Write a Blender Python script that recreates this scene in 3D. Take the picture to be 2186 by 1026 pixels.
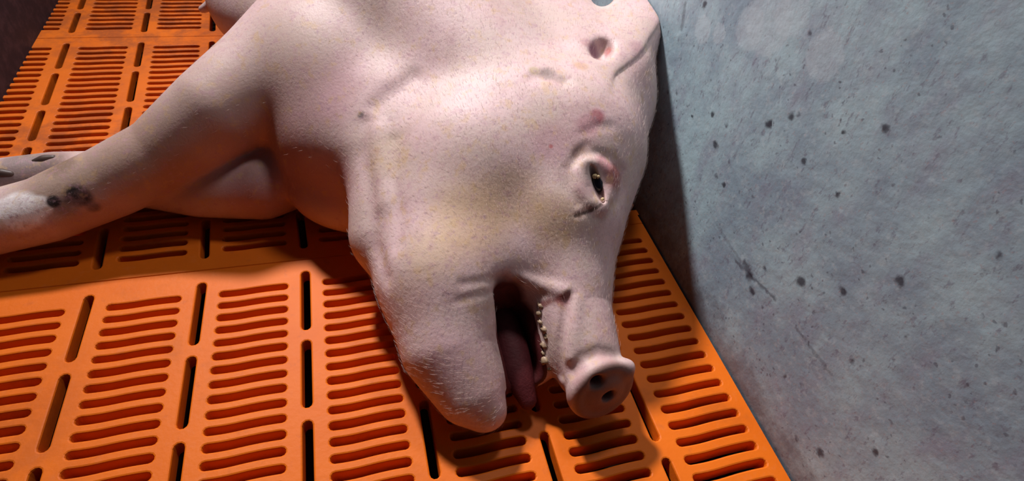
import bpy, bmesh, math, random
import numpy as np
from mathutils import Vector, Matrix

random.seed(7); rng = np.random.default_rng(7)
S = bpy.context.scene
COL = S.collection
for o in list(bpy.data.objects):
    bpy.data.objects.remove(o)

# ------------------------------------------------------------------ camera
H = 0.70                                             # camera height over the slats
FPX, PITCH, ROLL, YAW = 1216.95, 0.7904, 0.1575, 0.3656
W_PX, H_PX, CX, CY = 2186, 1026, 1093, 513
_fw = np.array([math.sin(YAW)*math.cos(PITCH), math.cos(YAW)*math.cos(PITCH), -math.sin(PITCH)])
_rt0 = np.array([math.cos(YAW), -math.sin(YAW), 0.0]); _up0 = np.cross(_rt0, _fw)
RT = math.cos(ROLL)*_rt0 + math.sin(ROLL)*_up0
UP = -math.sin(ROLL)*_rt0 + math.cos(ROLL)*_up0
FW = _fw
cam_data = bpy.data.cameras.new('camera'); cam = bpy.data.objects.new('camera', cam_data); COL.objects.link(cam)
cam_data.sensor_width = 36.0; cam_data.lens = FPX/W_PX*36.0; cam_data.clip_start = 0.02
cam.matrix_world = Matrix(((RT[0], UP[0], -FW[0], 0), (RT[1], UP[1], -FW[1], 0), (RT[2], UP[2], -FW[2], H), (0, 0, 0, 1)))
S.camera = cam

# ------------------------------------------------------------------ light
world = bpy.data.worlds.new('world'); S.world = world; world.use_nodes = True
bg = world.node_tree.nodes['Background']; bg.inputs[0].default_value = (0.55, 0.58, 0.75, 1); bg.inputs[1].default_value = 0.028

def lamp(name, loc, target, size, power, color, spread=math.pi):
    d = bpy.data.lights.new(name, 'AREA'); d.shape = 'DISK'; d.size = size; d.energy = power; d.color = color; d.spread = spread
    o = bpy.data.objects.new(name, d); COL.objects.link(o); o.location = loc
    o.rotation_euler = (Vector(target)-Vector(loc)).to_track_quat('-Z', 'Y').to_euler(); return o
lamp('barn_lamp', (-0.50, 2.60, 2.70), (0.35, 0.50, 0.1), 0.30, 22.5, (1.0, 0.94, 0.95), math.radians(68))   # unseen lamp, cone narrowed to dim the far-left floor
lamp('barn_lamp', (0.48, 1.15, 1.75), (0.22, 0.6, 0.1), 0.24, 8.5, (1.0, 0.96, 0.98))
S.view_settings.view_transform = 'Standard'; S.view_settings.look = 'None'
S.view_settings.exposure = 0.0; S.view_settings.gamma = 1.0; S.view_settings.use_curve_mapping = False

# ------------------------------------------------------------------ helpers
def P(px, py, z):
    """the place whose image falls on (px, py) at height z"""
    d = RT*(px-CX)/FPX - UP*(py-CY)/FPX + FW
    t = (z-H)/d[2]
    return np.array([t*d[0], t*d[1], z])

def link_mesh(name, verts, faces, mats, parent=None, smooth=True, mat_idx=None):
    me = bpy.data.meshes.new(name)
    verts = np.asarray(verts, np.float32)
    me.from_pydata(verts.tolist(), [], [list(map(int, f)) for f in faces])
    for m in (mats if isinstance(mats, (list, tuple)) else [mats]): me.materials.append(m)
    if smooth: me.polygons.foreach_set('use_smooth', np.ones(len(me.polygons), bool))
    if mat_idx is not None: me.polygons.foreach_set('material_index', np.asarray(mat_idx, np.int32))
    me.update()
    o = bpy.data.objects.new(name, me); COL.objects.link(o)
    if parent: o.parent = parent
    return o

def tag(o, label=None, cat=None, group=None, kind=None):
    if label: o['label'] = label
    if cat: o['category'] = cat
    if group: o['group'] = group
    if kind: o['kind'] = kind
    return o

class NT:
    """small helper for node materials"""
    def __init__(s, name):
        s.m = bpy.data.materials.new(name); s.m.use_nodes = True; s.t = s.m.node_tree; s.n = s.t.nodes; s.l = s.t.links
        s.bsdf = s.n['Principled BSDF']; s.geo = s.n.new('ShaderNodeNewGeometry'); s.pos = s.geo.outputs['Position']
    def inp(s, sock, v):
        if hasattr(v, 'is_output') or isinstance(v, bpy.types.NodeSocket): s.l.new(v, sock)
        else: sock.default_value = v
    def scale(s, v):
        n = s.n.new('ShaderNodeVectorMath'); n.operation = 'MULTIPLY'; s.l.new(s.pos, n.inputs[0]); n.inputs[1].default_value = v; return n.outputs[0]
    def noise(s, scale, detail=3, rough=0.55, vec=None, out='Fac'):
        n = s.n.new('ShaderNodeTexNoise'); n.inputs['Scale'].default_value = scale; n.inputs['Detail'].default_value = detail
        n.inputs['Roughness'].default_value = rough; s.l.new(vec or s.pos, n.inputs['Vector']); return n.outputs[out]
    def vor(s, scale, vec=None, feat='F1'):
        n = s.n.new('ShaderNodeTexVoronoi'); n.feature = feat; n.inputs['Scale'].default_value = scale; s.l.new(vec or s.pos, n.inputs['Vector']); return n
    def ramp(s, fac, a, b, ca=(0, 0, 0, 1), cb=(1, 1, 1, 1)):
        n = s.n.new('ShaderNodeMapRange'); n.interpolation_type = 'SMOOTHSTEP'; s.l.new(fac, n.inputs[0])
        n.inputs[1].default_value = a; n.inputs[2].default_value = b; n.inputs[3].default_value = 0; n.inputs[4].default_value = 1
        return n.outputs[0]
    def math(s, op, a, b=0.0):
        n = s.n.new('ShaderNodeMath'); n.operation = op; s.inp(n.inputs[0], a); s.inp(n.inputs[1], b); n.use_clamp = False; return n.outputs[0]
    def mix(s, fac, a, b, mode='MIX'):
        n = s.n.new('ShaderNodeMix'); n.data_type = 'RGBA'; n.blend_type = mode
        s.inp(n.inputs[0], fac); s.inp(n.inputs[6], a); s.inp(n.inputs[7], b); return n.outputs[2]
    def attr(s, name):
        n = s.n.new('ShaderNodeAttribute'); n.attribute_name = name; return n.outputs['Fac']
    def blob(s, c, r, soft=0.5, squash=(1, 1, 1)):
        """1 inside a ball of radius r about c, fading out"""
        n = s.n.new('ShaderNodeVectorMath'); n.operation = 'SUBTRACT'; s.l.new(s.pos, n.inputs[0]); n.inputs[1].default_value = tuple(map(float, c))
        k = s.n.new('ShaderNodeVectorMath'); k.operation = 'MULTIPLY'; s.l.new(n.outputs[0], k.inputs[0]); k.inputs[1].default_value = squash
        q = s.n.new('ShaderNodeVectorMath'); q.operation = 'LENGTH'; s.l.new(k.outputs[0], q.inputs[0])
        return s.ramp(q.outputs['Value'], r, r*soft)
    def seg(s, a, b, r, soft=0.4):
        """1 within r of the segment a-b"""
        a = Vector(map(float, a)); b = Vector(map(float, b)); ab = b-a
        n = s.n.new('ShaderNodeVectorMath'); n.operation = 'SUBTRACT'; s.l.new(s.pos, n.inputs[0]); n.inputs[1].default_value = a
        d = s.n.new('ShaderNodeVectorMath'); d.operation = 'DOT_PRODUCT'; s.l.new(n.outputs[0], d.inputs[0]); d.inputs[1].default_value = ab/ab.length_squared
        cl = s.n.new('ShaderNodeClamp'); s.l.new(d.outputs['Value'], cl.inputs[0])
        sc = s.n.new('ShaderNodeVectorMath'); sc.operation = 'SCALE'; sc.inputs[0].default_value = ab; s.l.new(cl.outputs[0], sc.inputs['Scale'])
        e = s.n.new('ShaderNodeVectorMath'); e.operation = 'SUBTRACT'; s.l.new(n.outputs[0], e.inputs[0]); s.l.new(sc.outputs[0], e.inputs[1])
        q = s.n.new('ShaderNodeVectorMath'); q.operation = 'LENGTH'; s.l.new(e.outputs[0], q.inputs[0])
        return s.ramp(q.outputs['Value'], r, r*soft)
    def bump(s, h, strength, dist):
        n = s.n.new('ShaderNodeBump'); n.inputs['Strength'].default_value = strength; n.inputs['Distance'].default_value = dist
        s.l.new(h, n.inputs['Height']); s.l.new(n.outputs[0], s.bsdf.inputs['Normal'])
    def done(s, color, rough=0.5, spec=0.5):
        s.inp(s.bsdf.inputs['Base Color'], color); s.inp(s.bsdf.inputs['Roughness'], rough); s.bsdf.inputs['Specular IOR Level'].default_value = spec
        return s.m

# ------------------------------------------------------------------ materials of the place
t = NT('orange_plastic')
c = t.mix(t.noise(9, 4), (0.60, 0.108, 0.004, 1), (0.76, 0.170, 0.009, 1))
c = t.mix(t.math('MULTIPLY', t.ramp(t.noise(60, 4), 0.55, 0.75), 0.25), c, (0.66, 0.18, 0.05, 1))
c = t.mix(t.math('MULTIPLY', t.ramp(t.noise(5, 5, 0.7), 0.55, 0.75), 0.35), c, (0.20, 0.06, 0.015, 1))
c = t.mix(t.math('MULTIPLY', t.ramp(t.noise(38, 4, 0.7), 0.58, 0.72), 0.30), c, (0.42, 0.09, 0.02, 1))
for q, r_, k_ in (((-.52, .95, 0), .30, .60), ((-.45, 1.5, 0), .35, .60), ((-.50, .42, 0), .22, .30)):   # muck at far and left, partly painting in the dimmer light there
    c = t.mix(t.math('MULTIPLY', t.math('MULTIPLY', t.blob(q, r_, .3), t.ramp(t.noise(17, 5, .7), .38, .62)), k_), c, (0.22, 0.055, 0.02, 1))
t.bump(t.noise(140, 3), 0.15, 0.002)
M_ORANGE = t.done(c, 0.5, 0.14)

t = NT('pit_mud'); M_PIT = t.done(t.mix(t.noise(12, 4), (0.012, 0.006, 0.005, 1), (0.03, 0.012, 0.008, 1)), 0.8)

WALL_X = 0.5034
def wallp(px, py):
    d = RT*(px-CX)/FPX - UP*(py-CY)/FPX + FW
    k = WALL_X/d[0]; return np.array([k*d[0], k*d[1], H+k*d[2]])
t = NT('galvanised_sheet')
st = t.scale((1, 1.0, 0.45))
c = t.mix(t.ramp(t.noise(6, 5, 0.65), 0.35, 0.65), (0.250, 0.345, 0.420, 1), (0.400, 0.560, 0.610, 1))
c = t.mix(t.math('MULTIPLY', t.ramp(t.noise(22, 5, 0.7, st), 0.45, 0.75), 0.6), c, (0.27, 0.26, 0.35, 1))
c = t.mix(t.math('MULTIPLY', t.ramp(t.noise(110, 3, 0.6), 0.5, 0.75), 0.4), c, (0.50, 0.60, 0.63, 1))
c = t.mix(t.math('MULTIPLY', t.ramp(t.noise(150, 3, 0.7, st), 0.56, 0.70), 0.50), c, (0.15, 0.13, 0.19, 1))
c = t.mix(t.math('MULTIPLY', t.ramp(t.noise(230, 2, 0.6), 0.62, 0.72), 0.35), c, (0.42, 0.30, 0.30, 1))
warp = t.n.new('ShaderNodeVectorMath'); warp.operation = 'MULTIPLY_ADD'; t.l.new(t.noise(90, 3, out='Color'), warp.inputs[0]); warp.inputs[1].default_value = (.012, .012, .012); t.l.new(t.pos, warp.inputs[2])
geo_pos = t.pos; t.pos = warp.outputs[0]
v = t.vor(34); sp = t.ramp(v.outputs['Distance'], 0.19, 0.06)
keep = t.ramp(t.noise(14, 2), 0.50, 0.60)
c = t.mix(t.math('MULTIPLY', t.math('MULTIPLY', sp, keep), 0.75), c, (0.035, 0.030, 0.05, 1))
v = t.vor(90); sp = t.ramp(v.outputs['Distance'], 0.22, 0.10)
c = t.mix(t.math('MULTIPLY', t.math('MULTIPLY', sp, t.ramp(t.noise(23, 2), 0.48, 0.58)), 0.55), c, (0.06, 0.055, 0.08, 1))
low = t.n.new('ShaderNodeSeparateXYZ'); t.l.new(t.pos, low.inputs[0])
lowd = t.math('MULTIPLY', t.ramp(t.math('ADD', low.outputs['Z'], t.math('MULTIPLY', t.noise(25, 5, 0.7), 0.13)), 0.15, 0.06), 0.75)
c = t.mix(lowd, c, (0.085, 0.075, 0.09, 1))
OFF = np.array([.006, .006, .006])
for a, b, r, k in (((1570, 555), (1655, 640), 0.005, .6), ((1700, 700), (1775, 800), 0.004, .4), ((1462, 5), (1455, 60), 0.006, .45), ((1590, 560), (1605, 585), .007, .7), ((1530, 480), (1610, 600), .004, .25)):
    c = t.mix(t.math('MULTIPLY', t.seg(wallp(*a)+OFF, wallp(*b)+OFF, r, 0.2), k), c, (0.05, 0.048, 0.065, 1))
for q, r in (((1500, 65), 0.022), ((1640, 45), 0.045), ((1535, 72), 0.016), ((1690, 30), 0.03), ((1600, 60), .03), ((1760, 120), .03)):
    c = t.mix(t.math('MULTIPLY', t.blob(wallp(*q)+OFF, r, 0.8), 0.40), c, (0.52, 0.62, 0.67, 1))
for q, r in (((1690, 248), .008), ((1640, 265), .008), ((1890, 272), .007), ((1528, 310), .009), ((1600, 590), .010), ((1710, 600), .010), ((1800, 620), .008), ((1920, 600), .008), ((1750, 965), .009), ((1715, 345), .006), ((1545, 395), .006), ((1800, 280), .005), ((1605, 620), .008), ((1505, 10), .007), ((1520, 245), .006), ((1478, 248), .005), ((1790, 415), .005), ((1870, 965), .006)):
    c = t.mix(t.math('MULTIPLY', t.blob(wallp(*q)+OFF, r, 0.3), 0.85), c, (0.025, 0.022, 0.036, 1))
t.pos = geo_pos
t.bump(t.noise(60, 4), 0.25, 0.004)
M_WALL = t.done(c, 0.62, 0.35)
t = NT('dirty_dark_panel')
M_DARK = t.done(t.mix(t.ramp(t.noise(40, 4, 0.7), 0.4, 0.7), (0.016, 0.016, 0.030, 1), (0.050, 0.036, 0.052, 1)), 0.7)

# ------------------------------------------------------------------ slatted floor
PITCH_X = 0.14634; SEAM0 = -0.09149                   # seams run in y, one every PITCH_X
TH = 0.028                                            # depth of the ribs
def ring_cell(x0, x1, y0, y1, hl, hw, wave, along='x', depth=TH):
    """a rectangular bit of plate with one rounded slot through it"""
    n, m = 12, 4
    L = []
    xs = np.linspace(-hl+hw, hl-hw, n)
    for x in xs: L.append((x, -hw))
    for a in np.linspace(-90, 90, m+2)[1:-1]: L.append((hl-hw+hw*math.cos(math.radians(a)), hw*math.sin(math.radians(a))))
    for x in xs[::-1]: L.append((x, hw))
    for a in np.linspace(90, 270, m+2)[1:-1]: L.append((-hl+hw+hw*math.cos(math.radians(a)), hw*math.sin(math.radians(a))))
    L = np.array(L); N = len(L)
    cx, cy = (x0+x1)/2, (y0+y1)/2
    ax, ay = ((x1-x0)/2, (y1-y0)/2) if along == 'x' else ((y1-y0)/2, (x1-x0)/2)
    out = np.zeros_like(L)
    out[:n] = np.c_[np.linspace(-ax, ax, n), np.full(n, -ay)]
    out[n:n+m] = np.c_[np.full(m, ax), np.linspace(-ay, ay, m+2)[1:-1]]
    out[n+m:2*n+m] = np.c_[np.linspace(ax, -ax, n), np.full(n, ay)]
    out[2*n+m:] = np.c_[np.full(m, -ax), np.linspace(ay, -ay, m+2)[1:-1]]
    nrm = np.zeros_like(L); nrm[:n, 1] = -1; nrm[n+m:2*n+m, 1] = 1
    nrm[n:n+m] = (L[n:n+m]-[hl-hw, 0])/hw; nrm[2*n+m:] = (L[2*n+m:]-[-hl+hw, 0])/hw
    def wav(A):
        A = A.copy(); u = (A[:, 0]+hl)/(2*hl)
        A[:, 1] += wave*(-np.sin(2*math.pi*np.clip(u, 0, 1))*0.8 + np.where(u > .5, .35, 0)*np.sin(2*math.pi*np.clip(u, .5, 1))); return A
    rings = [(out, 0.0), (wav(L+nrm*0.0024), 0.0), (wav(L+nrm*0.0008), -0.0007), (wav(L), -0.0026), (wav(L-nrm*0.0006), -depth)]
    V = []
    for A, z in rings:
        if along == 'y': A = np.c_[-A[:, 1], A[:, 0]]
        V.append(np.c_[A[:, 0]+cx, A[:, 1]+cy, np.full(N, z)])
    F = []
    for k in range(len(rings)-1):
        for i in range(N):
            j = (i+1) % N
            F.append((k*N+i, k*N+j, (k+1)*N+j, (k+1)*N+i))
    return np.concatenate(V), F

class Plate:
    def __init__(s): s.V = []; s.F = []; s.n = 0
    def add(s, V, F):
        s.V.append(V); s.F += [tuple(i+s.n for i in f) for f in F]; s.n += len(V)
    def rect(s, x0, x1, y0, y1, z=0.0):
        if x1-x0 < 1e-6 or y1-y0 < 1e-6: return
        s.add(np.array([(x0, y0, z), (x1, y0, z), (x1, y1, z), (x0, y1, z)]), [(0, 1, 2, 3)])

def slots_column(pl, x0, x1, ya, yb, first, pitch, x_end=None):
    """slots across a column between ya and yb; one slot centre falls on 'first'"""
    k0 = math.ceil((ya+pitch/2-first)/pitch - 1e-6); k1 = math.floor((yb-pitch/2-first)/pitch + 1e-6)
    lo = first+k0*pitch-pitch/2; hi = first+k1*pitch+pitch/2
    for k in range(k0, k1+1):
        yc = first+k*pitch
        pl.add(*ring_cell(x0, x1, yc-pitch/2, yc+pitch/2, (x1-x0)/2-0.0055, 0.0052+0.0003*math.sin(k*2.1), 0.0014))
    pl.rect(x0, x1, ya, lo); pl.rect(x0, x1, hi, yb)

def seam_column(pl, xc, ya, yb, bars):
    """long slits along a seam, broken by bars (centre, half width)"""
    ed = [ya]+[v for b, h in bars for v in (b-h, b+h)]+[yb]
    for i in range(0, len(ed), 2):
        a, b = max(ed[i], ya), min(ed[i+1], yb)
        if b-a > 0.03: pl.add(*ring_cell(xc-.02, xc+.02, a, b, (b-a)/2-0.0030, 0.0062, 0.0, 'y', 0.022))
        else: pl.rect(xc-.02, xc+.02, a, b)
        if i+2 < len(ed): pl.rect(xc-.02, xc+.02, max(b, ya), min(ed[i+2], yb))

floor = bpy.data.objects.new('floor', None); COL.objects.link(floor); floor['kind'] = 'structure'
X_LEFT, X_RIGHT = SEAM0-5*PITCH_X, 0.500
seam = lambda k: SEAM0+k*PITCH_X
BAND = 0.0225
def panel(seams, ya, yb, bars, first, pitch, shear=0.0, left=None, right=None):
    pl = Plate()
    for k in seams: seam_column(pl, seam(k), ya, yb, bars)
    xs = [(seam(k)+.02, seam(k+1)-.02) for k in seams[:-1]]
    if left is not None: xs.insert(0, (left, seam(seams[0])-.02))
    if right is not None: xs.append((seam(seams[-1])+.02, right))
    for a, b in xs: slots_column(pl, a, b, ya, yb, first, pitch)
    V = np.concatenate(pl.V); V[:, 0] += -shear*(V[:, 1]-0.655)
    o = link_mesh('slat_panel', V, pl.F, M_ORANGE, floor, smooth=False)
    return o
# near panels (camera side of the wide band), the far one behind it, and one more
near_bars = [(0.0145, .0065), (0.138, .0065), (0.262, .0065), (0.386, .0065), (0.509, .0065)]
panel(list(range(-4, 2)), -0.12, 0.655-BAND, near_bars, 0.342, 0.0218)
far_bars = [(0.780, .007), (0.905, .007), (1.008, .007), (1.125, .007), (1.262, .007)]
panel(list(range(-4, 4)), 0.655+BAND, 1.405-BAND, far_bars, 0.697, 0.0220, 0.073, right=0.555)
panel(list(range(-4, 4)), 1.405+BAND, 2.60, [(1.54, .007), (1.66, .007), (1.78, .007), (1.90, .007), (2.02, .007), (2.14, .007), (2.28, .007), (2.42, .007)], 1.45, 0.022, 0.073, right=0.6)
pl = Plate()                                          # right-hand panel by the wall
seam_column(pl, seam(2), -0.12, 0.655-BAND, [(0.036, .008), (0.177, .008), (0.317, .012), (0.457, .008)])
seam_column(pl, seam(3), -0.12, 0.655-BAND, [(-0.03, .008), (0.108, .008), (0.248, .009), (0.389, .009), (0.53, .008)])
slots_column(pl, seam(1)+.02, seam(2)-.02, -0.12, 0.655-BAND, 0.273, 0.0232)
slots_column(pl, seam(2)+.02, seam(3)-.02, -0.12, 0.655-BAND, 0.246, 0.0226)
slots_column(pl, seam(3)+.02, 0.487, -0.12, 0.655-BAND, 0.2030, 0.0242)
pl.rect(0.487, X_RIGHT, -0.12, 0.655-BAND)
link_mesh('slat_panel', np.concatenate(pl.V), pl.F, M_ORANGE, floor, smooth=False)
# the wide plain bands where panels meet, with a fine lip
for yb, sh in ((0.655, 0), (1.405, -.073*.75)):
    A = np.array([(-0.75, -BAND, 0), (-0.75, -.0012, 0.0), (-0.75, 0.0, -.0015), (-0.75, .0012, 0.0), (-0.75, BAND, 0)])
    B = A.copy(); A[:, 0] = X_LEFT-.1; B[:, 0] = X_RIGHT
    V = np.concatenate([A, B]); V[:, 1] += yb
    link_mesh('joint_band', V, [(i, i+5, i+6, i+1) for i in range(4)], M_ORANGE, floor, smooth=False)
link_mesh('manure_pit', [(-1.6, -.6, -.16), (.9, -.6, -.16), (.9, 3.0, -.16), (-1.6, 3.0, -.16)], [(0, 1, 2, 3)], M_PIT, floor, smooth=False)

def box(name, x0, x1, y0, y1, z0, z1, mat, bev=0.0, parent=None):
    bm = bmesh.new(); bmesh.ops.create_cube(bm, size=1)
    for v in bm.verts: v.co = Vector((x0+(x1-x0)*(v.co.x+.5), y0+(y1-y0)*(v.co.y+.5), z0+(z1-z0)*(v.co.z+.5)))
    if bev: bmesh.ops.bevel(bm, geom=bm.edges[:], offset=bev, segments=3, affect='EDGES', profile=.5)
    me = bpy.data.meshes.new(name); bm.to_mesh(me); bm.free(); me.materials.append(mat)
    o = bpy.data.objects.new(name, me); COL.objects.link(o)
    if parent: o.parent = parent
    return o
tag(box('wall_right', WALL_X, WALL_X+.03, -.35, 2.7, -0.02, 1.0, M_WALL), kind='structure')
wl = box('wall_left', -0.03, 0.0, -0.3, 2.7, -0.02, 0.80, M_DARK); wl.location = (-0.618, 0, 0)
wl.rotation_euler = (0, 0, 0.020); tag(wl, kind='structure')

# ------------------------------------------------------------------ the pig: one implicit surface
def v3(*a): return np.array(a, float)
def cone(a, b, r1, r2):
    """round cone from a (radius r1) to b (radius r2)"""
    a, b = np.asarray(a, float), np.asarray(b, float); ba = b-a; l2 = ba@ba; rr = r1-r2; a2 = max(l2-rr*rr, 1e-9); il2 = 1/l2
    def f(p):
        pa = p-a; y = pa@ba; z = y-l2
        x2 = ((pa*l2 - y[..., None]*ba)**2).sum(-1); y2 = y*y*l2; z2 = z*z*l2
        k = np.sign(rr)*rr*rr*x2
        d = (np.sqrt(x2*a2*il2)+y*rr)*il2-r1
        c1 = np.sign(z)*a2*z2 > k; c2 = (~c1) & (np.sign(y)*a2*y2 < k)
        d = np.where(c1, np.sqrt(x2+z2)*il2-r2, d); return np.where(c2, np.sqrt(x2+y2)*il2-r1, d)
    lo = np.minimum(a-r1, b-r2); hi = np.maximum(a+r1, b+r2)
    return f, lo, hi
def frame(x=None, z=None):
    """rotation whose rows are local axes: x along x, z as near z as can be"""
    x = np.asarray(x, float); x = x/np.linalg.norm(x); z = np.asarray(z if z is not None else (0, 0, 1), float)
    y = np.cross(z, x); y /= np.linalg.norm(y); return np.array([x, y, np.cross(x, y)])
def ell(c, r, R=None):
    c = np.asarray(c, float); r = np.asarray(r, float); R = np.eye(3) if R is None else R
    def f(p):
        q = (p-c)@R.T
        k0 = np.sqrt(((q/r)**2).sum(-1)); k1 = np.sqrt(((q/(r*r))**2).sum(-1))+1e-9
        return k0*(k0-1)/k1
    m = r.max(); return f, c-m, c+m
def rbox(c, h, R, rad):
    c = np.asarray(c, float); h = np.asarray(h, float)
    def f(p):
        q = np.abs((p-c)@R.T)-h+rad
        return np.sqrt((np.maximum(q, 0)**2).sum(-1))+np.minimum(q.max(-1), 0)-rad
    m = np.linalg.norm(h); return f, c-m, c+m
def chain(pts, rs):
    fs = [cone(pts[i], pts[i+1], rs[i], rs[i+1]) for i in range(len(pts)-1)]
    def f(p):
        d = fs[0][0](p)
        for g in fs[1:]: d = np.minimum(d, g[0](p))
        return d
    return f, np.min([g[1] for g in fs], 0), np.max([g[2] for g in fs], 0)
def torus(c, R, major, minor, sx=1.0):
    c = np.asarray(c, float)
    def f(p):
        q = (p-c)@R.T
        a = np.sqrt((q[..., 1]/sx)**2+q[..., 2]**2)-major
        return np.sqrt(a*a+q[..., 0]**2)-minor
    m = major*max(1, sx)+minor; return f, c-m, c+m

OPS = []
def add(prim, k=0.03): OPS.append(('u', prim, k))
def cut(prim, k=0.01): OPS.append(('s', prim, k))
def crease(a, b, depth, width, reach=None):
    """press a soft groove (depth > 0) or raise a fold (depth < 0) along the chain of points"""
    pts = [np.asarray(q, float) for q in a]
    OPS.append(('g', chain(pts, [0.0005]*len(pts)), (depth, width)))
def fold(pts, depth, width): crease(pts, None, depth, width)

def smin(a, b, k):
    h = np.maximum(k-np.abs(a-b), 0)/k; return np.minimum(a, b)-h*h*h*k/6
def apply_op(op, d, p):
    kind, (f, lo, hi), k = op
    if kind == 'u': return smin(d, f(p), k)
    if kind == 's': return -smin(-d, f(p), k)
    depth, width = k; q = f(p)
    return d+depth*np.exp(-(q/width)**2)
def op_box(op):
    kind, (f, lo, hi), k = op
    m = (k+0.03) if kind != 'g' else 3*k[1]
    return lo-m, hi+m
def sdf(p):
    d = np.full(len(p), 0.3)
    for op in OPS:
        lo, hi = op_box(op); m = np.all((p >= lo) & (p <= hi), 1)
        if m.any(): d[m] = apply_op(op, d[m], p[m])
    return d
def grid_sdf(lo, hi, h):
    ax = [np.arange(lo[i], hi[i]+h, h) for i in range(3)]
    D = np.full([len(a) for a in ax], 0.3, np.float32)
    for op in OPS:
        l, u = op_box(op)
        s = [slice(max(0, int((l[i]-lo[i])/h)), max(0, int((u[i]-lo[i])/h)+2)) for i in range(3)]
        g = np.stack(np.meshgrid(*[ax[i][s[i]] for i in range(3)], indexing='ij'), -1)
        if g.size: D[tuple(s)] = apply_op(op, D[tuple(s)].astype(float), g)
    return D, ax
def surface_nets(D, ax, h):
    ins = D < 0
    n = np.array(D.shape)
    cnt = sum(ins[i:n[0]-1+i, j:n[1]-1+j, k:n[2]-1+k].astype(np.int8) for i in (0, 1) for j in (0, 1) for k in (0, 1))
    cell = (cnt > 0) & (cnt < 8)
    idx = np.full(cell.shape, -1, np.int64); C = np.argwhere(cell); idx[cell] = np.arange(len(C))
    acc = np.zeros((len(C), 3)); w = np.zeros(len(C))
    cor = [(i, j, k) for i in (0, 1) for j in (0, 1) for k in (0, 1)]
    vals = {c: D[C[:, 0]+c[0], C[:, 1]+c[1], C[:, 2]+c[2]].astype(float) for c in cor}
    for a in cor:
        for b in cor:
            if sum(b)-sum(a) == 1 and all(y >= x for x, y in zip(a, b)):
                va, vb = vals[a], vals[b]; m = (va < 0) != (vb < 0)
                t = np.where(m, va/np.where(m, va-vb, 1), 0)
                acc += m[:, None]*(np.array(a)+t[:, None]*(np.array(b)-np.array(a))); w += m
    V = (C+acc/w[:, None])*h+np.array([a[0] for a in ax])
    F = []
    for d in range(3):
        e, f = (d+1) % 3, (d+2) % 3
        sl0 = [slice(None)]*3; sl1 = [slice(None)]*3
        sl0[d] = slice(0, n[d]-1); sl1[d] = slice(1, n[d])
        a, b = ins[tuple(sl0)], ins[tuple(sl1)]
        E = np.argwhere(a != b); flip = a[tuple(E.T)]
        ok = (E[:, e] > 0) & (E[:, f] > 0) & (E[:, e] < n[e]-1) & (E[:, f] < n[f]-1); E = E[ok]; flip = flip[ok]
        def at(de, df):
            q = E.copy(); q[:, e] += de; q[:, f] += df; return idx[tuple(q.T)]
        Q = np.stack([at(-1, -1), at(0, -1), at(0, 0), at(-1, 0)], 1)
        Q[~flip] = Q[~flip][:, ::-1]; F.append(Q)
    return V, np.concatenate(F)
TET = np.array([(1, -1, -1), (-1, -1, 1), (-1, 1, -1), (1, 1, 1)], float)
def project(p, it=2, e=0.0007):
    """slide points along the gradient onto the surface"""
    for _ in range(it):
        q = [sdf(p+e*k) for k in TET]
        g = sum(k*v[:, None] for k, v in zip(TET, q)); g /= np.linalg.norm(g, axis=1, keepdims=True)+1e-9
        p = p-g*np.clip(sum(q)/4, -.004, .004)[:, None]*0.95
    return p

def hit(px, py, t0=0.35):
    """where the line of sight through a pixel first meets the animal"""
    d = RT*(px-CX)/FPX - UP*(py-CY)/FPX + FW; d = d/np.linalg.norm(d); t = t0; o = np.array([0, 0, H])
    for _ in range(90):
        s = float(sdf((o+t*d)[None])[0])
        if s < 2e-4: break
        t += min(s, .05)*0.8
        if t > 3: break
    return o+t*d
# trunk
add(cone((0.12, 1.02, .225), (0.11, 1.60, .245), .195, .235), .04)
add(cone((0.11, 1.60, .245), (0.12, 2.10, .225), .235, .195), .05)
add(ell((-0.03, 1.60, .175), (.215, .36, .165)), .08)
add(ell((-0.08, 1.33, .14), (.185, .24, .13)), .05)
for yy in (1.32, 1.43, 1.55): add(cone((-.245, yy, .12), (-.278, yy-.005, .105), .014, .008), .015)
add(cone((0.02, 2.12, .20), (-.20, 2.02, .14), .15, .09), .06); add(cone((-.20, 2.02, .14), (-.42, 2.18, .08), .075, .042), .05); add(cone((-.42, 2.18, .08), (-.50, 2.10, .05), .042, .034), .03)
add(cone((0.05, 2.14, .12), (-.16, 2.16, .07), .11, .06), .05); add(cone((-.16, 2.16, .07), (-.36, 2.34, .05), .055, .036), .04)
# neck and poll
add(cone((0.14, .98, .215), (0.235, .74, .185), .19, .13), .05)
add(cone((0.265, 1.02, .215), (0.380, .745, .205), .150, .108), .05)
# chest and shoulder
add(ell((0.03, .92, .135), (.165, .21, .13)), .05)
add(ell((0.055, .785, .125), (.165, .120, .125)), .09)
add(ell((0.030, .745, .070), (.135, .098, .066)), .05)
add(ell((-0.005, .925, .180), (.150, .180, .138)), .05)
# skull and cheek
add(ell((0.19, .66, .155), (.15, .145, .135)), .05)
add(cone((0.315, .655, .18), (0.275, .56, .145), .122, .100), .05)
add(ell((0.28, .68, .175), (.14, .125, .128)), .05)
add(cone((0.135, .575, .115), (0.105, .495, .10), .112, .090), .05)
add(ell((0.19, .53, .10), (.12, .10, .095)), .04)
add(chain([P(850, 225, .215), P(822, 330, .175), P(826, 500, .110)], [.040, .044, .050]), .09)
# upper jaw
UJ = [(0.270, .53, .125), (0.260, .43, .092), (0.265, .345, .070)]
add(chain([np.array(q) for q in UJ], [.086, .059, .044]), .03)
# lower jaw
LJ = [(0.105, .50, .100), (0.094, .41, .074), (0.110, .352, .052), (0.124, .330, .044)]
add(chain([np.array(q) for q in LJ], [.090, .064, .045, .031]), .03)
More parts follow.
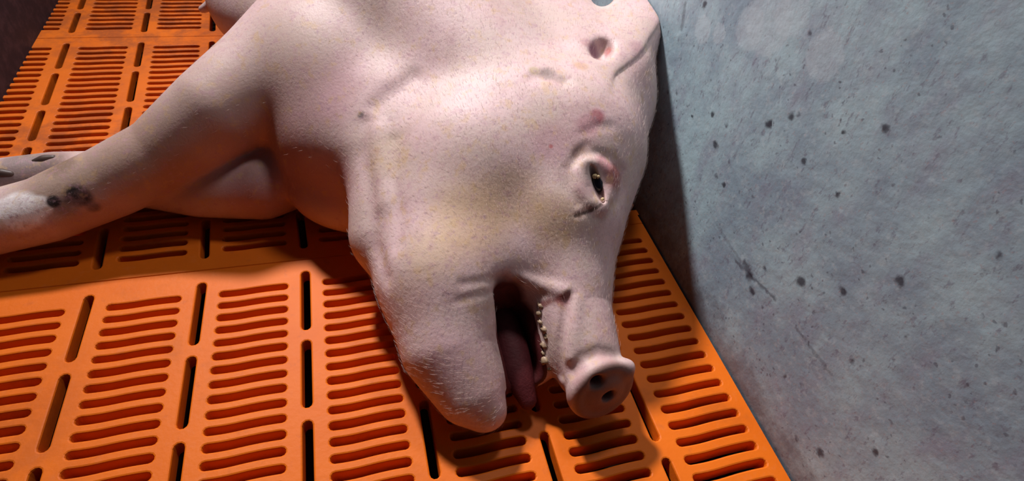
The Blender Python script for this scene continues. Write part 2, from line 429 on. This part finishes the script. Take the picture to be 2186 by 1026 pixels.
# upper foreleg
FL = [(-0.045, .96, .195), P(470, 240, .160), P(352, 330, .110), P(240, 387, .082), P(100, 447, .064), P(-30, 480, .055), P(-85, 493, .050)]
add(chain(FL, [.105, .072, .058, .054, .048, .045, .038]), .05)
# lower foreleg, lying on the slats
LL = [(0.02, .86, .08), P(560, 395, .058), P(430, 400, .052), P(230, 375, .047), P(120, 372, .042), P(20, 385, .040), P(-50, 396, .036)]
add(chain(LL, [.075, .056, .048, .040, .036, .036, .030]), .015)
# ear: a broad leaf standing off the poll towards the wall
EB, ET = P(1283, 118, .298), P(1394, -130, .335)
RE = frame(ET-EB, (-.25, -.30, .92))
EC = EB+(ET-EB)*0.50
add(ell(EC, (np.linalg.norm(ET-EB)/2+.035, .066, .014), RE), .03)
add(cone(P(1320, 150, .255), P(1362, 92, .275), .050, .034), .05)
# the snout disc
DN = np.array([0.16, -1.0, 0.30]); DN /= np.linalg.norm(DN)
DC = np.array([0.270, .318, .068])
RD = frame(DN, (0, 0, 1))
add(ell(DC, (.020, .046, .044), RD), .012)
add(torus(DC+DN*.007, RD, .0370, .0078), .010)
def onface(px, py, off=.020):
    """where a line of sight meets the plane of the snout disc"""
    d = RT*(px-CX)/FPX - UP*(py-CY)/FPX + FW; o = np.array([0, 0, H]); c = DC+DN*off
    return o+d*(((c-o)@DN)/(d@DN))
add(ell(onface(1332, 786, .004), (.011, .015, .012), RD), .010)
# mouth
add(ell((0.175, .425, .050), (.085, .085, .048)), .02)
CAV = [rbox((0.180, .375, .148), (.023, .072, .103), frame((1, .10, 0)), .020),
       rbox((0.178, .270, .070), (.025, .075, .140), frame((1, -.05, 0)), .018)]
cut(cone(P(1287, -17, .42), P(1287, -17, .232), .021, .024), .012)     # gap between ear and neck
N_HULL = len(OPS)
for cv in CAV: cut(cv, .016)
for q, rr in (((1279, 819), .0085), ((1300, 846), .0085)):   # nostrils
    cut(ell(onface(*q), (.022, rr, rr*.85), RD), .010)
cut(ell(EB+RE[2]*.012+RE[0]*(-.004), (.022, .014, .017), RE), .025)   # ear canal

def ridge(pix, height, width): fold([hit(*q) for q in pix], -height, width)
def groove(pix, depth, width): fold([hit(*q) for q in pix], depth, width)
FACE = []
def both(fn, pix, a, w): FACE.append((fn, [hit(*q) for q in pix], a, w))
EYE = hit(1275, 392); EYA, EYB = hit(1259, 352), hit(1286, 432)
for pix, a, w in (
    ([(780, 262), (776, 330), (790, 420), (800, 520), (822, 590)], .0035, .012),
    ([(806, 280), (812, 350), (816, 430)], -.003, .016),
    ([(842, 300), (838, 380), (852, 450), (850, 520)], .0022, .011),
    ([(1250, 344), (1276, 346), (1298, 366), (1306, 395), (1298, 420), (1288, 436)], -.0050, .0085),
    ([(1250, 346), (1241, 372), (1242, 402), (1256, 428), (1282, 444)], -.0048, .0095),
    ([(1240, 334), (1270, 326), (1308, 338), (1330, 366), (1332, 402), (1320, 432)], .0030, .008),
    ([(1284, 436), (1262, 449), (1232, 460)], .0010, .0045),
    ([(1225, 345), (1238, 325), (1252, 310)], .0025, .007),
    ([(1212, 362), (1216, 400), (1232, 432)], .0020, .008),
    ([(1245, 284), (1275, 270), (1305, 270)], .0012, .007),
    ([(1214, 630), (1206, 680), (1195, 740), (1196, 800)], .0040, .006),
    ([(1232, 640), (1226, 700), (1218, 760)], -.003, .009),
    ([(1222, 790), (1245, 765), (1280, 750), (1318, 760)], .004, .008),
    ([(1075, 592), (1040, 598), (985, 606)], .0012, .006),
    ([(1068, 618), (1030, 627), (980, 642)], .0010, .006),
    ([(1100, 590), (1150, 606), (1205, 622)], -.004, .008),
    ([(1140, 165), (1170, 160), (1205, 172)], .003, .010),
    ([(880, 165), (840, 195), (800, 225)], .003, .014),
    ):
    fold([hit(*q) for q in pix], a, w)
N_HULL2 = len(OPS)
_ev = (EYE-np.array([0, 0, H])); _ev /= np.linalg.norm(_ev)
RY = frame(EYB-EYA, -_ev)
cut(ell(EYE-_ev*.002, (.027, .0062, .014), RY), .005)
FINE = [lambda c: (c[:, 1] < 0.86) & (c[:, 0] > 0.0) & (c[:, 2] > 0.04),
        lambda c: (np.linalg.norm(c-EYE, axis=1) < .075) | ((c[:, 1] < .45) & (c[:, 0] > .13) & (c[:, 2] > .03)) | (np.linalg.norm(c-EB, axis=1) < .05)]

# mesh it: 5 mm cells, then finer and finer where the photograph looks close
hh = 0.006
D, ax = grid_sdf((-0.95, 0.20, -0.01), (0.52, 2.55, 0.62), hh)
V, F = surface_nets(D, ax, hh); del D
V = project(V, 2)
def refine(V, F, sel):
    """split the chosen quads in four, closing the seams with n-gons"""
    eds = {}
    nv = len(V); newp = []
    def mid(a, b):
        nonlocal nv
        key = (a, b) if a < b else (b, a)
        if key not in eds:
            eds[key] = nv; nv += 1; newp.append((V[a]+V[b])/2)
        return eds[key]
    out = []
    for i in np.nonzero(sel)[0]:
        f = F[i]
        if len(f) != 4: continue
        m = [mid(f[j], f[(j+1) % 4]) for j in range(4)]
        c = nv; nv += 1; newp.append(V[list(f)].mean(0))
        for j in range(4): out.append((f[j], m[j], c, m[j-1]))
    for i in np.nonzero(~np.array([bool(sel[i]) and len(F[i]) == 4 for i in range(len(F))]))[0]:
        f = F[i]; g = []
        for j in range(len(f)):
            a, b = f[j], f[(j+1) % len(f)]; g.append(a)
            k = eds.get((a, b) if a < b else (b, a))
            if k is not None: g.append(k)
        out.append(tuple(g))
    return np.concatenate([V, np.array(newp).reshape(-1, 3)]), out
def centers(V, F): return np.array([V[list(f)].mean(0) for f in F])
F = [tuple(map(int, f)) for f in F]
LEVELS = [lambda c: (c[:, 1] < 1.0) & (c[:, 0] > -0.02) & (c[:, 2] > 0.02)]
for lev in LEVELS + FINE:
    c = centers(V, F); V, F = refine(V, F, lev(c)); V = project(V, 2)


V[:, 0] = np.minimum(V[:, 0], WALL_X-.0015)             # the ear lies flat where it meets the wall
V[:, 2] = np.maximum(V[:, 2], 0.0005)
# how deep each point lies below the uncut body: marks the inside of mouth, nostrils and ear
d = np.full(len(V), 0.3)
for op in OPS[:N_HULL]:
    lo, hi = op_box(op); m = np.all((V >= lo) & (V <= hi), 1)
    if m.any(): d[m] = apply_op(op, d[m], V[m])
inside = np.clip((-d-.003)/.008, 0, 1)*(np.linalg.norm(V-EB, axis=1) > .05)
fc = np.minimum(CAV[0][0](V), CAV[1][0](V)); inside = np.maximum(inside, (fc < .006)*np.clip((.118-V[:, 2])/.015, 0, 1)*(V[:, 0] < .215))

def px_blob(t, px, py, r, soft=0.35, squash=(1, 1, 1)): return t.blob(SPOT[(px, py)], r, soft, squash)
STAINS_AND_SHADE = [  # pixel, radius, colour, strength: bruises, dirt, markings, and painted shade on chest, leg and foot
    (1000, 470, .075, (0.56, .36, .17), .45), (1180, 470, .050, (0.54, .35, .18), .40), (1090, 420, .06, (.58, .38, .19), .35),
    (920, 540, .05, (.62, .42, .25), .35), (830, 330, .045, (.66, .50, .33), .30), (870, 640, .045, (.58, .36, .30), .3),
    (1313, 375, .028, (.30, .085, .075), .85), (1290, 345, .018, (.48, .20, .22), .6), (1275, 248, .016, (.38, .10, .12), .75), (1255, 265, .022, (.48, .22, .24), .5),
    (1180, 305, .040, (.48, .26, .30), .45), (1235, 325, .016, (.28, .16, .12), .6), (1176, 312, .004, (.40, .08, .08), .7), (1250, 285, .03, (.5, .27, .29), .4),
    (1262, 445, .007, (.16, .08, .06), .7), (1235, 458, .007, (.20, .11, .08), .6), (1250, 400, .018, (.52, .33, .34), .5),
    (1168, 158, .017, (.22, .16, .14), .65), (1140, 150, .011, (.40, .30, .16), .6), (1195, 170, .012, (.30, .20, .18), .5),
    (1240, 140, .016, (.50, .30, .16), .55), (1298, 110, .010, (.55, .12, .09), .6), (1265, 112, .020, (.22, .10, .15), .75), (1250, 90, .012, (.42, .20, .20), .5),
    (1120, 80, .05, (.66, .50, .50), .3), (1360, 100, .02, (.46, .26, .28), .5), (1370, 250, .04, (.50, .32, .33), .4),
    (770, 245, .007, (.12, .10, .10), .6), (680, 200, .08, (.50, .27, .29), .45), (740, 150, .05, (.52, .30, .33), .35), (600, 370, .13, (.36, .15, .13), .65), (720, 400, .07, (.42, .19, .19), .5),  # large chest patches: pinker skin, with the shade painted into the colour
    (300, 330, .12, (.36, .23, .17), .7), (120, 380, .08, (.34, .23, .17), .75), (450, 230, .12, (.42, .29, .24), .65), (600, 90, .12, (.52, .38, .33), .6), (560, 280, .09, (.40, .24, .20), .5), (20, 375, .024, (.05, .035, .05), .8), (95, 350, .018, (.09, .05, .03), .6), (200, 470, .06, (.40, .20, .10), .4), (400, 380, .06, (.40, .20, .12), .4),  # leg and shoulder: greyer dirty skin, darkened further to paint weaker light
    (140, 440, .02, (.18, .13, .11), .5), (40, 452, .034, (.95, .90, .88), .9, .65), (85, 440, .018, (.90, .84, .80), .8, .6), (8, 455, .024, (.95, .90, .88), .9, .6),
    (40, 352, .05, (.24, .18, .17), .75), (105, 346, .04, (.19, .13, .10), .7), (60, 372, .060, (.27, .20, .19), .75), (130, 352, .03, (.20, .13, .09), .6), (162, 416, .020, (.012, .008, .010), .95, .4), (178, 424, .016, (.014, .010, .012), .9, .4), (200, 442, .012, (.10, .07, .09), .6), (114, 430, .011, (.030, .022, .022), .9, .55),  # broad brown patches on the foot paint its dimness into the skin
    (1290, 772, .026, (.47, .28, .26), .5), (1235, 800, .02, (.46, .27, .26), .5),
    (1300, 700, .035, (.50, .28, .28), .4), (1250, 620, .03, (.58, .38, .37), .3), (960, 780, .06, (.53, .31, .33), .4), (1050, 840, .04, (.48, .27, .28), .4), (1105, 600, .014, (.30, .12, .10), .6), (1200, 640, .012, (.36, .10, .09), .7),
]
SPOT = {(a, b): hit(a, b) for a, b, *_ in STAINS_AND_SHADE}
t = NT('pig_skin')
n1 = t.noise(13, 4, 0.6); n2 = t.noise(85, 4, 0.7); n3 = t.noise(55, 3, 0.6, t.scale((1.3, 1, 1)))
c = t.mix(t.ramp(n1, 0.35, 0.65), (0.63, 0.445, 0.435, 1), (0.575, 0.43, 0.385, 1))
for a, b, r, col, k, *sf in STAINS_AND_SHADE:
    wob = t.math('MULTIPLY', px_blob(t, a, b, r, sf[0] if sf else .35), min(k*1.2, .97))
    c = t.mix(wob, c, (*col, 1))
c = t.mix(t.math('MULTIPLY', t.ramp(n2, 0.50, 0.68), 0.42), c, (0.46, 0.25, 0.30, 1))
c = t.mix(t.math('MULTIPLY', t.ramp(t.noise(24, 5, 0.7), 0.48, 0.68), 0.35), c, (0.47, 0.29, 0.27, 1))
c = t.mix(t.math('MULTIPLY', t.ramp(n3, 0.54, 0.70), 0.42), c, (0.56, 0.36, 0.16, 1))
c = t.mix(t.math('MULTIPLY', t.ramp(t.noise(170, 2, 0.5), 0.62, 0.72), 0.30), c, (0.34, 0.24, 0.28, 1))
for a_, b_ in (((1284, 436), (1262, 449)), ((1262, 449), (1228, 461))): c = t.mix(t.math('MULTIPLY', t.seg(hit(*a_), hit(*b_), .0032, .3), .75), c, (0.09, 0.05, 0.035, 1))
c = t.mix(t.math('MULTIPLY', t.seg(hit(1152, 652), hit(1211, 629), .0075, .3), .8), c, (0.20, 0.045, 0.04, 1))
ds = t.blob(DC+DN*.034, .056, .8); c = t.mix(t.math('MULTIPLY', ds, .85), c, (0.115, 0.048, 0.034, 1))
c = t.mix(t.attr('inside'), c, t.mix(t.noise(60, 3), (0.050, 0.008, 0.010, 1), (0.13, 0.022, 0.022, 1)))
hair_dir = t.noise(1.0, 5, 0.75, t.scale((420, 110, 300)))
t.bump(t.math('ADD', t.math('MULTIPLY', hair_dir, 0.5), t.math('MULTIPLY', t.noise(240, 3), 0.5)), 0.32, 0.0025)
M_SKIN = t.done(c, 0.50, 0.38)
t.bsdf.inputs['Subsurface Weight'].default_value = 0.12; t.bsdf.inputs['Subsurface Radius'].default_value = (0.012, 0.005, 0.003); t.bsdf.inputs['Subsurface Scale'].default_value = 1.0
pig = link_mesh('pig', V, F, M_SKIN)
at = pig.data.attributes.new('inside', 'FLOAT', 'POINT'); at.data.foreach_set('value', inside.astype(np.float32))
tag(pig, 'pale pink pig lying on its side with open mouth beside the grey wall', 'pig')

def tube(name, pts, radii, mat, parent, flat=1.0, seg=14, up=(0, 0, 1), sub=6):
    """a smooth tapering tube through pts with rounded ends"""
    pts = np.array(pts, float); radii = np.array(radii, float)
    n = len(pts); T = np.linspace(0, n-1, (n-1)*sub+1)
    def cr(A, u):
        i = min(int(u), n-2); f = u-i; a = A[max(i-1, 0)]; b = A[i]; c_ = A[i+1]; e = A[min(i+2, n-1)]
        return 0.5*((2*b)+(c_-a)*f+(2*a-5*b+4*c_-e)*f*f+(-a+3*b-3*c_+e)*f**3)
    C = np.array([cr(pts, u) for u in T]); Rr = np.array([cr(radii, u) for u in T])
    tan = np.gradient(C, axis=0); tan /= np.linalg.norm(tan, axis=1, keepdims=True)
    ext0 = [(C[0]-tan[0]*Rr[0]*math.sin(a), Rr[0]*math.cos(a), tan[0]) for a in (1.45, 1.05, .55)]
    ext1 = [(C[-1]+tan[-1]*Rr[-1]*math.sin(a), Rr[-1]*math.cos(a), tan[-1]) for a in (.55, 1.05, 1.45)]
    rings = ext0+[(C[i], Rr[i], tan[i]) for i in range(len(C))]+ext1
    vs, fs = [], []
    for c_, rr, tn in rings:
        s_ = np.cross(tn, up); s_ /= np.linalg.norm(s_); u_ = np.cross(s_, tn)
        for k in range(seg):
            a = 2*math.pi*k/seg; vs.append(c_+rr*(math.cos(a)*s_+flat*math.sin(a)*u_))
    for i in range(len(rings)-1):
        for k in range(seg):
            fs.append((i*seg+k, i*seg+(k+1) % seg, (i+1)*seg+(k+1) % seg, (i+1)*seg+k))
    fs.append(tuple(range(seg))[::-1]); fs.append(tuple((len(rings)-1)*seg+k for k in range(seg)))
    return link_mesh(name, vs, fs, mat, parent)
def lump(name, c, r, mat, parent, rough=0.25, squash=(1, 1, 1), sub=2):
    bm = bmesh.new(); bmesh.ops.create_icosphere(bm, subdivisions=sub, radius=1)
    for v in bm.verts:
        k = 1+rough*(rng.random()-.5); v.co = Vector((c[0]+v.co.x*r*k*squash[0], c[1]+v.co.y*r*k*squash[1], c[2]+v.co.z*r*k*squash[2]))
    me = bpy.data.meshes.new(name); bm.to_mesh(me); bm.free(); me.materials.append(mat)
    me.polygons.foreach_set('use_smooth', np.ones(len(me.polygons), bool))
    o = bpy.data.objects.new(name, me); COL.objects.link(o); o.parent = parent; return o

t = NT('tongue_flesh'); c = t.mix(t.noise(90, 4), (0.07, 0.010, 0.013, 1), (0.16, 0.030, 0.034, 1)); t.bump(t.noise(300, 3), .3, .002); M_TONGUE = t.done(c, 0.6, 0.25)
t = NT('tooth_bone'); M_TOOTH = t.done(t.mix(t.noise(200, 3), (0.20, 0.12, 0.07, 1), (0.45, 0.32, 0.20, 1)), 0.5)
t = NT('eye_dark'); M_EYE = t.done((0.012, 0.010, 0.016, 1), 0.08)
t = NT('crust'); M_CRUST = t.done((0.50, 0.37, 0.19, 1), 0.7)
t = NT('horn'); M_HORN = t.done(t.mix(t.noise(60, 4), (0.035, 0.022, 0.02, 1), (0.10, 0.06, 0.045, 1)), 0.5)

tg = tube('tongue', [(0.172, .445, .070), P(1092, 730, .062), P(1108, 800, .050), P(1126, 852, .034)], [.020, .021, .020, .013], M_TONGUE, pig, 0.62)
tag(tg, 'dark red tongue hanging over the lower jaw')
view = -(EYE-np.array([0, 0, H])); view /= np.linalg.norm(view)
eb = lump('eyeball', EYE-view*.018, .0145, M_EYE, pig, 0.0, sub=3)
for q, r in ((EYE-RY[0]*.0105-view*.003, .0034), (EYE-RY[0]*.0085-view*.003+RY[1]*.004, .0024), (EYE+RY[0]*.0215-view*.001, .0026)): lump('eye_crust', q, r, M_CRUST, pig, .4)
k_ = 0
for i, f in enumerate(np.linspace(0, 1, 9)):
    q = hit(1153+14*f+5*math.sin(5*i), 650+135*f)-v3(-.001, 0, .0015)
    lump('tooth', q, .0040+.0012*math.sin(3*i), M_TOOTH, pig, .7, (1, 1.3, .9+.3*math.sin(2*i)))
for px in ((112, 334), (92, 337), (72, 341)), ((22, 368), (0, 366), (-16, 364)):
    tube('dewclaw', [hit(*q)-v3(0, 0, .003) for q in px], [.005, .007, .004], M_HORN, pig)
for base, tip in ((P(-85, 493, .050), P(-128, 505, .036)), (P(-50, 396, .036), P(-85, 402, .028)), (v3(-.50, 2.10, .05), v3(-.55, 2.07, .03)), (v3(-.36, 2.34, .05), v3(-.42, 2.36, .03))):
    for sg in (-1, 1):
        side = np.cross(tip-base, (0, 0, 1)); side = side/np.linalg.norm(side)*.014*sg
        tube('hoof', [base+side, (base+tip)/2+side*1.2, tip+side*1.1], [.024, .022, .010], M_HORN, pig)
tube('tail', [(0.12, 2.26, .25), (0.10, 2.36, .20), (0.06, 2.40, .12), (0.0, 2.42, .06)], [.022, .016, .011, .006], M_SKIN, pig)

# bristles: fine pale hairs that lie back along the coat
me = pig.data
cen = np.zeros(len(me.polygons)*3); me.polygons.foreach_get('center', cen); cen = cen.reshape(-1, 3)
nor = np.zeros(len(me.polygons)*3); me.polygons.foreach_get('normal', nor); nor = nor.reshape(-1, 3)
are = np.zeros(len(me.polygons)); me.polygons.foreach_get('area', are)
ins_f = np.array([inside[list(f)].max() for f in F])
ok = (cen[:, 1] < 1.05) & (cen[:, 0] > -.45) & (ins_f < .05) & (nor[:, 2] > -.5) & (np.linalg.norm(cen-EYE, axis=1) > .022) & (np.linalg.norm(cen-DC-DN*.02, axis=1) > .062)
wgt = are*ok*np.where((cen[:, 0] > 0) & (cen[:, 1] < .85), 1.0, 0.12); NH = 9000
pick = rng.choice(len(cen), NH, p=wgt/wgt.sum())
base = cen[pick]+rng.normal(0, .0015, (NH, 3)); n_ = nor[pick]; base = base-n_*((base-cen[pick])*n_).sum(1)[:, None]
flow = base-np.array([.262, .36, .07]); flow[:, 1] += .05; flow += rng.normal(0, .10, (NH, 3))*np.linalg.norm(flow, axis=1, keepdims=True)
legs = base[:, 0] < -.05; flow[legs] = np.array([-.8, -.45, -.1])+rng.normal(0, .15, (legs.sum(), 3))
flow -= n_*(flow*n_).sum(1)[:, None]; flow /= np.linalg.norm(flow, axis=1, keepdims=True)+1e-9
ln = rng.uniform(.006, .013, NH)[:, None]; wd = .00010
sd = np.cross(flow, n_); sd /= np.linalg.norm(sd, axis=1, keepdims=True)+1e-9
p0 = base-n_*.0006; p1 = base+flow*ln*.5+n_*ln*.16; p2 = base+flow*ln+n_*ln*.20
for q in (p0, p1, p2): q[:, 0] = np.minimum(q[:, 0], WALL_X-.002); q[:, 2] = np.maximum(q[:, 2], .001)
HV = np.stack([p0-sd*wd, p0+sd*wd, p0+n_*wd, p1-sd*wd*.8, p1+sd*wd*.8, p1+n_*wd, p2], 1).reshape(-1, 3)
ids = np.arange(NH)[:, None]*7
HF = []
for f in ((0, 1, 4, 3), (1, 2, 5, 4), (2, 0, 3, 5), (3, 4, 6), (4, 5, 6), (5, 3, 6)): HF += (ids+np.array(f)).tolist()
t = NT('bristle'); M_HAIR = t.done(t.mix(t.noise(90, 2), (0.52, 0.38, 0.32, 1), (0.70, 0.57, 0.51, 1)), 0.5)
br = link_mesh('bristles', HV, HF, M_HAIR, pig); tag(br, 'short pale bristles', kind='stuff')
